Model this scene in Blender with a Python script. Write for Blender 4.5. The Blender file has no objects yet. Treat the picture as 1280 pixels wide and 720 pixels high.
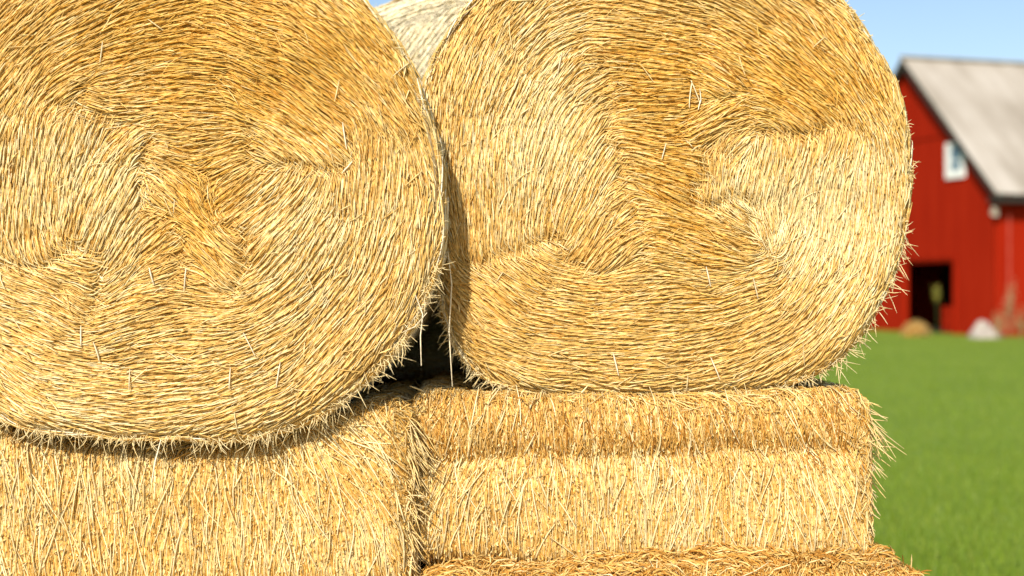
import bpy, math
import numpy as np
from math import radians, sin, cos, pi

scene = bpy.context.scene
col = scene.collection
FPX = 1778.0            # focal length of the lens in 1/1280 frame widths
EYE = 1.6

# ------------------------------------------------------------------ mesh collector
class MB:
    def __init__(self):
        self.v, self.f, self.m, self.t, self.s = [], [], [], [], []
        self.n = 0
    def add(self, v, f, mat=0, tint=(0.5, 0.5, 0.5), smooth=True):
        v = np.asarray(v, dtype=np.float32).reshape(-1, 3)
        f = np.asarray(f, dtype=np.int32)
        tint = np.asarray(tint, dtype=np.float32)
        if tint.ndim == 1:
            tint = np.tile(tint, (len(v), 1))
        self.v.append(v); self.f.append(f + self.n); self.t.append(tint)
        self.m.append(np.full(len(f), mat, dtype=np.int32))
        self.s.append(np.full(len(f), smooth, dtype=bool))
        self.n += len(v)
    def box(self, lo, hi, mat=0, M=None):
        x0, y0, z0 = lo; x1, y1, z1 = hi
        v = np.array([(x0,y0,z0),(x1,y0,z0),(x1,y1,z0),(x0,y1,z0),(x0,y0,z1),(x1,y0,z1),(x1,y1,z1),(x0,y1,z1)], dtype=np.float64)
        if M is not None: v = v @ M.T
        self.add(v, [(0,3,2,1),(4,5,6,7),(0,1,5,4),(1,2,6,5),(2,3,7,6),(3,0,4,7)], mat, smooth=False)
    def build(self, name, mats, parent=None, loc=None):
        V = np.concatenate(self.v); T = np.concatenate(self.t)
        me = bpy.data.meshes.new(name)
        me.vertices.add(len(V)); me.vertices.foreach_set('co', V.ravel())
        loops = np.concatenate([f.ravel() for f in self.f])
        tot = np.concatenate([np.full(len(f), f.shape[1], dtype=np.int32) for f in self.f])
        start = np.concatenate([[0], np.cumsum(tot)[:-1]]).astype(np.int32)
        me.loops.add(len(loops)); me.loops.foreach_set('vertex_index', loops)
        me.polygons.add(len(tot)); me.polygons.foreach_set('loop_start', start)
        me.polygons.foreach_set('loop_total', tot)
        me.polygons.foreach_set('material_index', np.concatenate(self.m))
        me.polygons.foreach_set('use_smooth', np.concatenate(self.s))
        ca = me.color_attributes.new('tint', 'FLOAT_COLOR', 'POINT')
        ca.data.foreach_set('color', np.concatenate([T, np.ones((len(T), 1), np.float32)], axis=1).ravel())
        if not isinstance(mats, (list, tuple)): mats = [mats]
        for m in mats: me.materials.append(m)
        me.update(calc_edges=True); me.validate()
        o = bpy.data.objects.new(name, me); col.objects.link(o)
        if parent is not None:
            o.parent = parent
        if loc is not None: o.location = loc
        return o

def tag(o, label=None, cat=None, group=None, kind=None):
    if label: o['label'] = label
    if cat: o['category'] = cat
    if group: o['group'] = group
    if kind: o['kind'] = kind
    return o

def empty(name, loc=(0, 0, 0), rz=0.0):
    o = bpy.data.objects.new(name, None); col.objects.link(o)
    o.location = loc; o.rotation_euler = (0, 0, rz); o.empty_display_size = 0.2
    return o

def value_noise(seed, scale):
    r = np.random.default_rng(seed); G = r.random((64, 64)) * 2 - 1
    def f(x, y):
        x = np.asarray(x) * scale + 100.3; y = np.asarray(y) * scale + 100.7
        xi = np.floor(x).astype(int); yi = np.floor(y).astype(int)
        a = x - xi; b = y - yi; a = a*a*(3-2*a); b = b*b*(3-2*b)
        g = lambda i, j: G[i % 64, j % 64]
        return (g(xi,yi)*(1-a)*(1-b) + g(xi+1,yi)*a*(1-b) + g(xi,yi+1)*(1-a)*b + g(xi+1,yi+1)*a*b)
    return f

# ------------------------------------------------------------------ materials
def new_mat(name):
    m = bpy.data.materials.new(name); m.use_nodes = True
    nt = m.node_tree; b = nt.nodes['Principled BSDF']
    return m, nt, b

def ramp(nt, stops, fac):
    r = nt.nodes.new('ShaderNodeValToRGB')
    el = r.color_ramp.elements
    while len(el) < len(stops): el.new(0.5)
    for e, (p, c) in zip(el, stops): e.position = p; e.color = (*c, 1)
    nt.links.new(fac, r.inputs[0]); return r.outputs[0]

def mat_straw():
    m, nt, b = new_mat('straw_stalk')
    a = nt.nodes.new('ShaderNodeAttribute'); a.attribute_name = 'tint'
    tc = nt.nodes.new('ShaderNodeTexCoord')
    n = nt.nodes.new('ShaderNodeTexNoise'); n.inputs['Scale'].default_value = 90; n.inputs['Detail'].default_value = 3
    nt.links.new(tc.outputs['Object'], n.inputs['Vector'])
    mr = nt.nodes.new('ShaderNodeMapRange'); mr.inputs[1].default_value = .3; mr.inputs[2].default_value = .7
    mr.inputs[3].default_value = .72; mr.inputs[4].default_value = 1.12
    nt.links.new(n.outputs['Fac'], mr.inputs[0])
    mx = nt.nodes.new('ShaderNodeMix'); mx.data_type = 'RGBA'; mx.blend_type = 'MULTIPLY'; mx.inputs[0].default_value = 1
    nt.links.new(a.outputs['Color'], mx.inputs[6]); nt.links.new(mr.outputs[0], mx.inputs[7])
    nt.links.new(mx.outputs[2], b.inputs['Base Color'])
    b.inputs['Roughness'].default_value = .5
    b.inputs['Specular IOR Level'].default_value = .18
    return m

def mat_core(c0, c1, name, rough=.9):
    m, nt, b = new_mat(name)
    tc = nt.nodes.new('ShaderNodeTexCoord')
    n = nt.nodes.new('ShaderNodeTexNoise'); n.inputs['Scale'].default_value = 60; n.inputs['Detail'].default_value = 5
    nt.links.new(tc.outputs['Object'], n.inputs['Vector'])
    nt.links.new(ramp(nt, [(.3, c0), (.7, c1)], n.outputs['Fac']), b.inputs['Base Color'])
    bp = nt.nodes.new('ShaderNodeBump'); bp.inputs['Strength'].default_value = .6; bp.inputs['Distance'].default_value = .01
    nt.links.new(n.outputs['Fac'], bp.inputs['Height']); nt.links.new(bp.outputs[0], b.inputs['Normal'])
    b.inputs['Roughness'].default_value = rough
    return m

def mat_noise(name, stops, scale=5, rough=.8, bump=0, stretch=(1, 1, 1), detail=5, spec=.3):
    m, nt, b = new_mat(name)
    tc = nt.nodes.new('ShaderNodeTexCoord'); mp = nt.nodes.new('ShaderNodeMapping')
    mp.inputs['Scale'].default_value = stretch
    nt.links.new(tc.outputs['Object'], mp.inputs['Vector'])
    n = nt.nodes.new('ShaderNodeTexNoise'); n.inputs['Scale'].default_value = scale; n.inputs['Detail'].default_value = detail
    nt.links.new(mp.outputs[0], n.inputs['Vector'])
    nt.links.new(ramp(nt, stops, n.outputs['Fac']), b.inputs['Base Color'])
    b.inputs['Roughness'].default_value = rough; b.inputs['Specular IOR Level'].default_value = spec
    if bump:
        bp = nt.nodes.new('ShaderNodeBump'); bp.inputs['Strength'].default_value = bump; bp.inputs['Distance'].default_value = .02
        nt.links.new(n.outputs['Fac'], bp.inputs['Height']); nt.links.new(bp.outputs[0], b.inputs['Normal'])
    return m

STALK = mat_straw()
CORE = mat_core((.26, .10, .012), (.42, .20, .03), 'packed_straw')  # dark base under the stalks, shade of the gaps put into its colour
CORE_PALE = mat_core((.52, .40, .22), (.70, .58, .36), 'netted_straw')
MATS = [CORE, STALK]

# palettes (linear reflectance)
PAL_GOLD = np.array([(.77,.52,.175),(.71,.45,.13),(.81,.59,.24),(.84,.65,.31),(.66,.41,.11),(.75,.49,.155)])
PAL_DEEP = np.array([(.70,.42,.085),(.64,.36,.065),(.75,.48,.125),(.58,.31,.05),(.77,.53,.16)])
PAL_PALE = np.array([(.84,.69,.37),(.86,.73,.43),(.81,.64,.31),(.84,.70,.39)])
PAL_WHITE = np.array([(.84,.75,.54),(.82,.71,.47),(.86,.78,.58)])
PAL_CREAM = np.array([(.91,.82,.60),(.89,.79,.56),(.92,.84,.64)])
PAL_BLOCK = np.array([(.77,.50,.155),(.71,.43,.115),(.80,.56,.21),(.83,.62,.28),(.64,.37,.085),(.74,.46,.13)])
PAL_BLOCK2 = np.array([(.84,.66,.32),(.86,.70,.39),(.80,.60,.25),(.84,.67,.35)])
PAL_RUST = np.array([(.60,.31,.060),(.52,.24,.04),(.68,.39,.10),(.40,.18,.03),(.75,.49,.17)])
PAL_BLOCK = PAL_BLOCK*np.array([.95,.92,.85])
PAL_BLOCK2 = PAL_BLOCK2*np.array([.96,.94,.88])

# ------------------------------------------------------------------ straw laying
class Patch:
    """a surface patch: local (x, y) -> O + U x + V y - N h(x, y); sdf(x, y) > 0 inside"""
    def __init__(s, O, U, V, h, sdf):
        s.O = np.array(O, float); s.U = np.array(U, float); s.V = np.array(V, float)
        s.N = np.cross(s.U, s.V); s.h = h; s.sdf = sdf
    def pos(s, x, y, lift=0.0):
        d = -s.h(x, y) + lift
        return s.O + x[..., None]*s.U + y[..., None]*s.V + d[..., None]*s.N
    def nrm(s, x, y):
        e = .006
        a = s.pos(x+e, y) - s.pos(x-e, y); b = s.pos(x, y+e) - s.pos(x, y-e)
        n = np.cross(a, b); return n/np.maximum(np.linalg.norm(n, axis=-1, keepdims=True), 1e-9)

def tubes(mb, P, N, w, tint, taper=.45, mat=1):
    """P (n,K,3) centre lines, N (n,K,3) normals, w (n,) widths"""
    n, K, _ = P.shape
    if n == 0: return
    T = np.gradient(P, axis=1); T /= np.maximum(np.linalg.norm(T, axis=2, keepdims=True), 1e-9)
    S = np.cross(T, N); S /= np.maximum(np.linalg.norm(S, axis=2, keepdims=True), 1e-9)
    B = np.cross(S, T)
    prof = 1 - (1-taper)*np.abs(np.linspace(-1, 1, K))**3
    r = (w[:, None]*.5*prof[None, :])[..., None]
    ang = [pi/2, pi/2+2*pi/3, pi/2+4*pi/3]
    ring = np.stack([P + S*r*cos(a) + B*r*sin(a) for a in ang], axis=2)      # n,K,3,3
    base = (np.arange(n)*K*3)[:, None, None]
    k = (np.arange(K-1)*3)[None, :, None]; j = np.arange(3)[None, None, :]; j2 = (j+1) % 3
    f = np.stack([base+k+j, base+k+j2, base+k+3+j2, base+k+3+j], axis=3).reshape(-1, 4)
    mb.add(ring.reshape(-1, 3), f, mat, np.repeat(tint, K*3, axis=0))

def lay(mb, patch, seeds, field, rng, length, width, lift0, lift1, jitter=.12, twist=0.0, curl=0.0,
        pal=PAL_GOLD, pal2=None, mixf=None, pal3=None, K=5, overrun=.02, bright=None, fringe=.0):
    x, y = seeds[:, 0].copy(), seeds[:, 1].copy(); n = len(x)
    L = rng.uniform(*length, n); st = L/(K-1)
    off = rng.normal(0, jitter, n) + twist
    cu = rng.normal(0, curl, n)
    a = field(x, y) + off; flip = rng.random(n) < .5
    dx, dy = np.cos(a), np.sin(a)
    dx = np.where(flip, -dx, dx); dy = np.where(flip, -dy, dy)
    X = np.empty((n, K)); Y = np.empty((n, K)); X[:, 0] = x; Y[:, 0] = y
    for k in range(1, K):
        x = x + dx*st; y = y + dy*st; X[:, k] = x; Y[:, k] = y
        a = field(x, y) + off + cu*k
        nx, ny = np.cos(a), np.sin(a); s = np.sign(nx*dx + ny*dy); s[s == 0] = 1
        dx, dy = nx*s, ny*s
    # centre strand on seed
    mx, my = X[:, K//2] - X[:, 0], Y[:, K//2] - Y[:, 0]
    X -= mx[:, None]; Y -= my[:, None]
    keep = (patch.sdf(X, Y).min(axis=1) > -overrun) if fringe == 0 else (patch.sdf(X, Y).min(axis=1) > -overrun*rng.random(n)**2)
    X, Y, L, st = X[keep], Y[keep], L[keep], st[keep]; n = len(X)
    t = np.linspace(0, 1, K)[None, :]
    l0 = rng.uniform(*lift0, n)[:, None]; l1 = rng.uniform(*lift1, n)[:, None]
    sw = rng.random(n)[:, None] < .5
    lift = np.where(sw, l0 + (l1-l0)*t**1.5, l1 + (l0-l1)*t**1.5) 
    P = patch.pos(X, Y, 0*X); N = patch.nrm(X, Y); P = P + N*lift[..., None]
    w = rng.uniform(*width, n)*np.where(rng.random(n) < .12, 1.35, 1.0)
    c = pal[rng.integers(0, len(pal), n)].astype(float)
    if pal2 is not None:
        q = mixf(X[:, K//2], Y[:, K//2]); u = rng.random(n) < q
        c2 = pal2[rng.integers(0, len(pal2), n)]; c[u] = c2[u]
        if pal3 is not None:
            u = rng.random(n) < -q; c3 = pal3[rng.integers(0, len(pal3), n)]; c[u] = c3[u]
    c *= rng.uniform(.84, 1.1, n)[:, None]
    tubes(mb, P, N, w, np.clip(c, 0, .93))

def field_from(ctrl, extra=None, half=1.1, power=3.2, eps=.0006, seed=0, wob=.10):
    """direction field (angles) interpolated between samples (x, y, degrees)"""
    pts = np.array(ctrl + (extra or []), float)
    G = 240; g = np.linspace(-half, half, G); X, Y = np.meshgrid(g, g, indexing='ij')
    c = np.zeros_like(X); s = np.zeros_like(X)
    nz = value_noise(seed+5, 5.0); nz2 = value_noise(seed+6, 5.0)
    Xw = X + .012*nz(X, Y); Yw = Y + .012*nz2(X, Y)
    for x, y, d in pts:
        w = 1/((Xw-x)**2 + (Yw-y)**2 + eps)**power
        c += w*cos(2*radians(d)); s += w*sin(2*radians(d))
    m = np.hypot(c, s); c /= m; s /= m
    gx = np.hypot(np.gradient(c, axis=0), np.gradient(s, axis=0)); gy = np.hypot(np.gradient(c, axis=1), np.gradient(s, axis=1))
    CR = np.clip(np.hypot(gx, gy)/.55, 0, 1)
    for _ in range(3): CR = (CR + np.roll(CR,1,0) + np.roll(CR,-1,0) + np.roll(CR,1,1) + np.roll(CR,-1,1))/5
    nw = value_noise(seed+9, 9.0)
    def f(x, y):
        u = np.clip((x+half)/(2*half)*(G-1), 0, G-1.001); v = np.clip((y+half)/(2*half)*(G-1), 0, G-1.001)
        i = u.astype(int); j = v.astype(int); a = u-i; b = v-j
        def q(A): return A[i,j]*(1-a)*(1-b)+A[i+1,j]*a*(1-b)+A[i,j+1]*(1-a)*b+A[i+1,j+1]*a*b
        return .5*np.arctan2(q(s), q(c)) + wob*nw(x, y)
    def crease(x, y):
        u = np.clip((x+half)/(2*half)*(G-1), 0, G-1.001); v = np.clip((y+half)/(2*half)*(G-1), 0, G-1.001)
        i = u.astype(int); j = v.astype(int); a = u-i; b = v-j
        return CR[i,j]*(1-a)*(1-b)+CR[i+1,j]*a*(1-b)+CR[i,j+1]*(1-a)*b+CR[i+1,j+1]*a*b
    f.crease = crease
    return f

def rows(field, sdf, half, sep, rng, tries, maxlen, step=.006):
    """evenly spaced stream lines; returns list of (m,2) arrays"""
    cell = sep/1.6; G = int(2*half/cell)+3
    occ = np.zeros((G, G), dtype=np.int32)
    # field sampled on fine grid for speed
    F = 420; g = np.linspace(-half, half, F); XX, YY = np.meshgrid(g, g, indexing='ij')
    A = field(XX.ravel(), YY.ravel()).reshape(F, F); CX = np.cos(A); SY = np.sin(A)
    SD = sdf(XX.ravel(), YY.ravel()).reshape(F, F)
    kf = (F-1)/(2*half); lines = []; lid = 0
    for _ in range(tries):
        sx, sy = rng.uniform(-half, half, 2)
        i, j = int((sx+half)*kf), int((sy+half)*kf)
        if SD[i, j] < 0: continue
        ci, cj = int((sx+half)/cell)+1, int((sy+half)/cell)+1
        if occ[max(ci-1,0):ci+2, max(cj-1,0):cj+2].any(): continue
        lid += 1; parts = []
        for sg in (1, -1):
            x, y = sx, sy; dx, dy = CX[i, j]*sg, SY[i, j]*sg; pts = []
            for k in range(int(maxlen/step/2)):
                x += dx*step; y += dy*step
                a, b = int((x+half)*kf), int((y+half)*kf)
                if a < 0 or b < 0 or a >= F or b >= F or SD[a, b] < -.004: break
                ci, cj = int((x+half)/cell)+1, int((y+half)/cell)+1
                o = occ[ci, cj]
                if o and o != lid: break
                occ[ci, cj] = lid
                nx, ny = CX[a, b], SY[a, b]
                if nx*dx + ny*dy < 0: nx, ny = -nx, -ny
                if nx*dx + ny*dy < .75: break
                dx, dy = nx, ny; pts.append((x, y))
            parts.append(pts)
        ln = parts[1][::-1] + [(sx, sy)] + parts[0]
        if len(ln) > 3: lines.append(np.array(ln))
    return lines

def row_seeds(lines, rng, every, side):
    out = []
    for ln in lines:
        k = np.arange(rng.integers(0, every), len(ln), every)
        if len(k): out.append(ln[k])
    s = np.concatenate(out)
    return s + rng.normal(0, side, s.shape)

def random_seeds(sdf, half, n, rng, hy=None):
    hy = hy or half
    s = np.stack([rng.uniform(-half, half, n*2), rng.uniform(-hy, hy, n*2)], axis=1)
    s = s[sdf(s[:, 0], s[:, 1]) > .003]
    return s[:n]

# ------------------------------------------------------------------ round bales
def rad_table(tab, S):
    a = np.radians([t[0] for t in tab]); v = np.array([t[1] for t in tab])/S
    o = np.argsort(a); a, v = a[o], v[o]
    def f(th):
        th = (np.asarray(th) + pi) % (2*pi) - pi
        k = sum(np.interp((th+d+pi) % (2*pi)-pi, a, v, period=2*pi) for d in (-.12, -.06, 0, .06, .12))/5
        return k
    return f

def make_round_bale(label, loc, R, LEN, ctrl, seed, sag=.10, sagl=None, rim=.07, pal2q=None, n_rand=13000, pale=False, sep=.0106,
                    pins=(), flatz=None, barrel_n=9000, hang=(), table=None):
    rng = np.random.default_rng(seed)
    root = empty('round_bale', loc)
    tag(root, label, 'round bale', 'round straw bales on top of the stack')
    nb = value_noise(seed, 3.2); nb2 = value_noise(seed+1, 9.0); nr = value_noise(seed+2, 1.7)
    rtab = rad_table(*table) if table else None
    def Rad(th):
        if rtab is not None:
            return rtab(th)*(1 + .004*np.sin(7*th+seed) + .003*np.sin(17*th+2.0*seed))
        base = R*(1 + .012*np.sin(2*th+.6*seed) + .010*np.sin(5*th+seed) + .006*np.sin(9*th+2.0*seed))
        dn = np.clip(-np.sin(th), 0, 1)
        corner = np.clip(np.abs(np.sin(2*th)), 0, 1)*np.clip(-np.sin(th)*1.3, 0, 1)
        sg = np.where(np.cos(th) < 0, sagl or sag, sag)
        base = base*(1 + sg*corner - .03*dn**4)
        if flatz is not None:
            lim = np.where(np.sin(th) < -.05, flatz/np.maximum(-np.sin(th), .05), 9.0)
            k = 22.0/R
            base = -np.log(np.exp(-k*base) + np.exp(-k*lim))/k*1.0
        return base
    def sdf(x, y):
        return Rad(np.arctan2(y, x)) - np.hypot(x, y)
    def h(x, y):
        s = np.clip(sdf(x, y), 0, None)
        q = np.clip(rim - s, 0, rim)
        cr = field.crease(x, y)*np.clip(s/.12-.3, 0, 1)
        return rim - np.sqrt(rim*rim - q*q) - .018*nb(x, y) - .007*nb2(x, y) + .02*(np.hypot(x, y)/R)**2 + .020*cr
    fp = Patch((0, 0, 0), (1, 0, 0), (0, 0, 1), h, sdf)     # N = U x V = -Y : faces the camera
    tang = []
    for k in range(40):
        th = 2*pi*k/40; r = Rad(np.array([th]))[0]*1.0
        tang.append((r*cos(th), r*sin(th), math.degrees(th)+90))
    field = field_from(ctrl, tang, half=1.05, seed=seed)
    # core disc under the stalks
    mb = MB()
    nr_, nt_ = 44, 150
    rr = (np.linspace(0, 1, nr_)**.8)[:, None]; tt = np.linspace(0, 2*pi, nt_, endpoint=False)[None, :]
    RR = Rad(tt)*rr
    X = RR*np.cos(tt); Y = RR*np.sin(tt)
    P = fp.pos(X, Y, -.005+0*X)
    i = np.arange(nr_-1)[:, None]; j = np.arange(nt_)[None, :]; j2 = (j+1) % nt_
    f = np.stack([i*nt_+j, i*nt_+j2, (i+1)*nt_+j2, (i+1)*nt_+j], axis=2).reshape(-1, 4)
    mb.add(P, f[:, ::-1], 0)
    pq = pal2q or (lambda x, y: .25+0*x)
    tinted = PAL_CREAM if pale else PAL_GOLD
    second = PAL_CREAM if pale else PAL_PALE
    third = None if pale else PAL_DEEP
    under = np.array([1., .97, .88]) if pale else np.array([.97, .89, .74])      # lower layer tinted brown, gap shade put into its colour
    # 1 matted layer, 2 rolled rows, 3 stray stalks
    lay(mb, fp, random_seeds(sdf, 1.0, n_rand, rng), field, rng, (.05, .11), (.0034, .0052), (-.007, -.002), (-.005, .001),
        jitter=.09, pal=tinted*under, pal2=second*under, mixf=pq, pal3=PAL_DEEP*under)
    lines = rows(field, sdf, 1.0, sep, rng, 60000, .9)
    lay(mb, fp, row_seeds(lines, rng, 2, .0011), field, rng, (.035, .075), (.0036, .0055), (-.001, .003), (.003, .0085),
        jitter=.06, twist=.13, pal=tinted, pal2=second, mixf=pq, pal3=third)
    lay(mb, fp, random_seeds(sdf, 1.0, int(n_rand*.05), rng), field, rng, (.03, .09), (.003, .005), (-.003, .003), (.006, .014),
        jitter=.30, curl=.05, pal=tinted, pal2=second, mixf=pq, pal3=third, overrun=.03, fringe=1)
    # scattered upright stalks lying across the rows
    up = lambda x, y: 0*x + pi/2
    sp = random_seeds(sdf, .72, 14, rng)
    lay(mb, fp, sp, up, rng, (.03, .08), (.003, .005), (.008, .011), (.009, .016), jitter=.5, pal=PAL_PALE)
    if len(pins):
        lay(mb, fp, np.array(pins), up, rng, (.05, .08), (.005, .0065), (.010, .013), (.012, .017), jitter=.22, pal=PAL_WHITE)
    # frayed rim: short broken ends that stick out past the edge
    nf = 2600
    th = rng.uniform(0, 2*pi, nf); th = th[rng.random(nf) < np.where(np.sin(th) < -.3, 1.0, np.clip(.35+.9*value_noise(seed+3, 3.0)(th*3, 0*th), .06, 1))]; nf = len(th); lowb = np.sin(th) < -.3
    rd = Rad(th)
    r0 = rd - rng.uniform(.0, .02, nf); yb = rng.uniform(.02, rim*1.1, nf)
    dirr = np.stack([np.cos(th), 0*th, np.sin(th)], 1); tng = np.stack([-np.sin(th), 0*th, np.cos(th)], 1)
    st0 = dirr*r0[:, None]; st0[:, 1] = yb
    Lf = (.006 + .026*rng.random(nf)**2.2)*np.where(lowb, 1.9, .8)
    d = dirr*rng.uniform(.3, 1, (nf, 1)) + tng*rng.normal(0, .7, (nf, 1)) + np.array([0, -1, 0])*rng.uniform(-.1, .7, (nf, 1)); d[:, 2] -= .35*lowb
    d /= np.linalg.norm(d, axis=1, keepdims=True)
    t = np.linspace(0, 1, 4)[None, :, None]
    bend = rng.normal(0, .6, (nf, 3))
    P = st0[:, None, :] + (d[:, None, :]*t + bend[:, None, :]*t*t*.5)*Lf[:, None, None]
    N = np.tile(np.array([0, -1, 0.2]), (nf, 4, 1)) + 0*P
    tubes(mb, P, N, rng.uniform(.002, .0036, nf), second[rng.integers(0, len(second), nf)], taper=.3)
    for (pts, w) in hang:
        P = np.array([pts], float); N = np.tile(np.array([0, -1, .1]), (1, len(pts), 1))
        tubes(mb, P, N, np.array([w]), PAL_WHITE[:1], taper=.6)
    face = mb.build('end_face', [CORE_PALE, STALK] if pale else MATS, root)
    # barrel, wrapped in pale net
    mb = MB()
    ny_ = 26
    yy = np.linspace(rim, LEN-rim, ny_)
    prof = [(rim*.55, .012)] + [(y, 0.0) for y in yy] + [(LEN-rim*.3, .02), (LEN, .07), (LEN+.01, .3), (LEN+.01, .85)]
    rings = []
    for y, dr in prof:
        r = Rad(tt[0]) - .006
        r = r - dr if dr < .3 else r*(1-dr)
        r = r + .006*nb(tt[0]*2, y*3+0*tt[0]) + .008*np.sin(y*19+seed)*0
        rings.append(np.stack([r*np.cos(tt[0]), y+0*tt[0], r*np.sin(tt[0])], 1))
    V = np.concatenate(rings); m = len(prof)
    i = np.arange(m-1)[:, None]
    f = np.stack([i*nt_+j, i*nt_+j2, (i+1)*nt_+j2, (i+1)*nt_+j], axis=2).reshape(-1, 4)
    mb.add(V, f, 0)
    c0 = len(V)-nt_
    mb.add(np.vstack([V[c0:], [(0, LEN+.01, 0)]]), np.stack([np.arange(nt_), (np.arange(nt_)+1) % nt_, np.full(nt_, nt_)], 1), 0)
    nbar = barrel_n
    th = rng.uniform(0, 2*pi, nbar); y = LEN*rng.random(nbar)**1.35*.95+.045
    K = 5; L = rng.uniform(.06, .16, nbar); a = rng.normal(0, .22, nbar)
    t = np.linspace(-.5, .5, K)[None, :]
    TH = th[:, None] + t*(L*np.cos(a)/R)[:, None]; YY = y[:, None] + t*(L*np.sin(a))[:, None]
    YY = np.clip(YY, .012, LEN-.02)
    rimdrop = np.clip(rim-YY, 0, rim); rimdrop = rim-np.sqrt(rim*rim-rimdrop**2)
    RR = Rad(TH) - rimdrop + rng.uniform(-.004, .004, nbar)[:, None] + rng.uniform(-.002, .008, nbar)[:, None]*(t*2)
    P = np.stack([RR*np.cos(TH), YY, RR*np.sin(TH)], 2); N = np.stack([np.cos(TH), 0*TH, np.sin(TH)], 2)
    cc = np.vstack([PAL_PALE, PAL_WHITE, PAL_WHITE])[rng.integers(0, 10, nbar)]*rng.uniform(.85, 1.05, (nbar, 1))
    nearrim = (y < .13) & (rng.random(nbar) < .75); cc[nearrim] = (PAL_GOLD[rng.integers(0, 6, nbar)]*.95)[nearrim]
    tubes(mb, P, N, rng.uniform(.004, .007, nbar), cc)
    mb.build('wrapped_side', [CORE_PALE, STALK], root)
    return root

def to_local(c, cx, cy, S):
    return [((x-cx)/S, (cy-y)/S, a) for x, y, a in c]

# straw lie read off the two big faces (x, y, lie in degrees) in the face's own units
LIE_A = [(20,30,40),(100,30,25),(200,30,8),(300,30,-22),(400,40,-40),(450,60,-50),(20,110,55),(80,100,30),(150,100,10),
(250,80,-5),(300,120,-28),(380,150,-40),(30,180,75),(80,170,65),(60,250,78),(110,150,62),(115,135,-28),(150,130,0),(220,160,-5),
(200,120,0),(160,180,38),(140,230,60),(200,195,-22),(215,235,-45),(250,165,0),(290,195,18),(280,250,35),(330,230,35),(370,240,50),
(245,255,-68),(340,190,-42),(400,200,-45),(400,225,68),(430,240,78),(480,200,85),(500,140,-62),(535,200,-80),(530,300,80),(480,320,65),
(400,300,55),(450,380,52),(400,430,42),(20,280,80),(45,310,95),(80,270,65),(120,290,60),(150,320,50),(135,355,32),(105,352,-22),
(72,345,-20),(88,368,-42),(30,400,-25),(30,365,-28),(60,400,-35),(205,295,32),(235,275,-42),(255,310,-50),(275,340,-45),(200,330,20),
(180,370,10),(235,355,-15),(140,400,10),(200,400,5),(280,400,0),(320,360,30),(340,320,45),(30,430,-30),(80,450,-15),(20,490,-35),
(100,500,-10),(200,440,3),(200,520,0),(300,440,10),(350,430,28),(400,470,38),(330,510,15),(450,430,52),(0,510,-38),(-60,300,85),(-60,150,65),(-50,430,-55)]
LIE_B = [(660,30,40),(700,20,15),(760,30,-5),(800,20,-10),(860,30,-15),(920,40,-35),(980,60,-45),(1030,80,-50),(1080,130,-60),
(1120,180,-75),(1130,260,88),(1120,330,78),(1090,390,60),(1040,440,40),(980,470,25),(620,60,60),(590,100,70),(570,180,82),(600,220,85),
(640,200,80),(680,180,70),(720,150,55),(740,100,25),(770,80,-5),(700,90,45),(720,240,65),(690,260,75),(745,280,60),(755,200,55),
(785,180,-12),(800,120,-5),(850,120,-5),(830,170,-10),(810,215,-20),(850,245,-28),(800,240,-30),(880,280,-25),(920,300,-25),(940,312,-10),
(780,255,30),(765,310,42),(735,320,55),(792,290,25),(820,280,-12),(840,300,-20),(880,340,-10),(960,335,15),(900,330,-5),(900,145,25),
(930,140,10),(880,160,20),(955,130,-30),(1000,140,-40),(900,105,-35),(900,200,80),(885,240,78),(920,185,45),(940,240,75),(925,272,-45),
(960,200,80),(1000,200,75),(1050,200,75),(1100,220,85),(1020,260,80),(1060,300,75),(990,300,60),(960,285,-85),(1000,350,50),(930,370,15),
(850,380,3),(780,360,5),(720,350,-15),(680,330,-35),(640,340,-40),(600,300,88),(600,360,-42),(570,400,-58),(620,430,-25),(700,430,-5),
(700,390,-15),(800,420,0),(900,430,10),(960,410,25),(1030,380,50),(700,470,0),(850,470,0),(590,460,-40),(650,120,62),(660,270,82),
(640,290,84),(870,200,-20),(870,225,-25)]

YL, YR = 4.06, 4.30          # distance of the two end faces
SA, SB = FPX/YL, FPX/YR
cxA, cyA = 213, 222; cxB, cyB = 835, 190
locA = ((cxA-640)/SA, YL, EYE+(360-cyA)/SA)
locB = ((cxB-640)/SB, YR, EYE+(360-cyB)/SB)
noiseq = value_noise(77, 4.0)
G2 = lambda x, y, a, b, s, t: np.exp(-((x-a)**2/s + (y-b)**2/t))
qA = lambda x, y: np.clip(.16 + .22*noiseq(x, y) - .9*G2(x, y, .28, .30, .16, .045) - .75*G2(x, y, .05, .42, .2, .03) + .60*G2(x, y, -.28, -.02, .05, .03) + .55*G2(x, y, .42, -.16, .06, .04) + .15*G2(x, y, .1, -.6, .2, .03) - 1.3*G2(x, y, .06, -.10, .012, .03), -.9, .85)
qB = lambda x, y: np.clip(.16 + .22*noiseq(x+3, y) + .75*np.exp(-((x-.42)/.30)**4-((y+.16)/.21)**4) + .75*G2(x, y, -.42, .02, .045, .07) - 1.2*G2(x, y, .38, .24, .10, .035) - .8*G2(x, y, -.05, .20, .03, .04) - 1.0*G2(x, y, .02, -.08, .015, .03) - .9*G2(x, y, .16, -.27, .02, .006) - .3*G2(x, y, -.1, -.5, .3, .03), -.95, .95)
pinA = [((x-cxA)/SA, (cyA-y)/SA) for x, y in [(126,65),(190,345),(232,350),(118,440),(98,420),(160,475),(312,430),(348,468),(288,472),(435,210),(430,170)]]
pinB = [((x-cxB)/SB, (cyB-y)/SB) for x, y in [(868,115),(875,125),(862,118),(895,460),(945,360),(830,190),(770,455),(885,345),(700,80)]]
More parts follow.
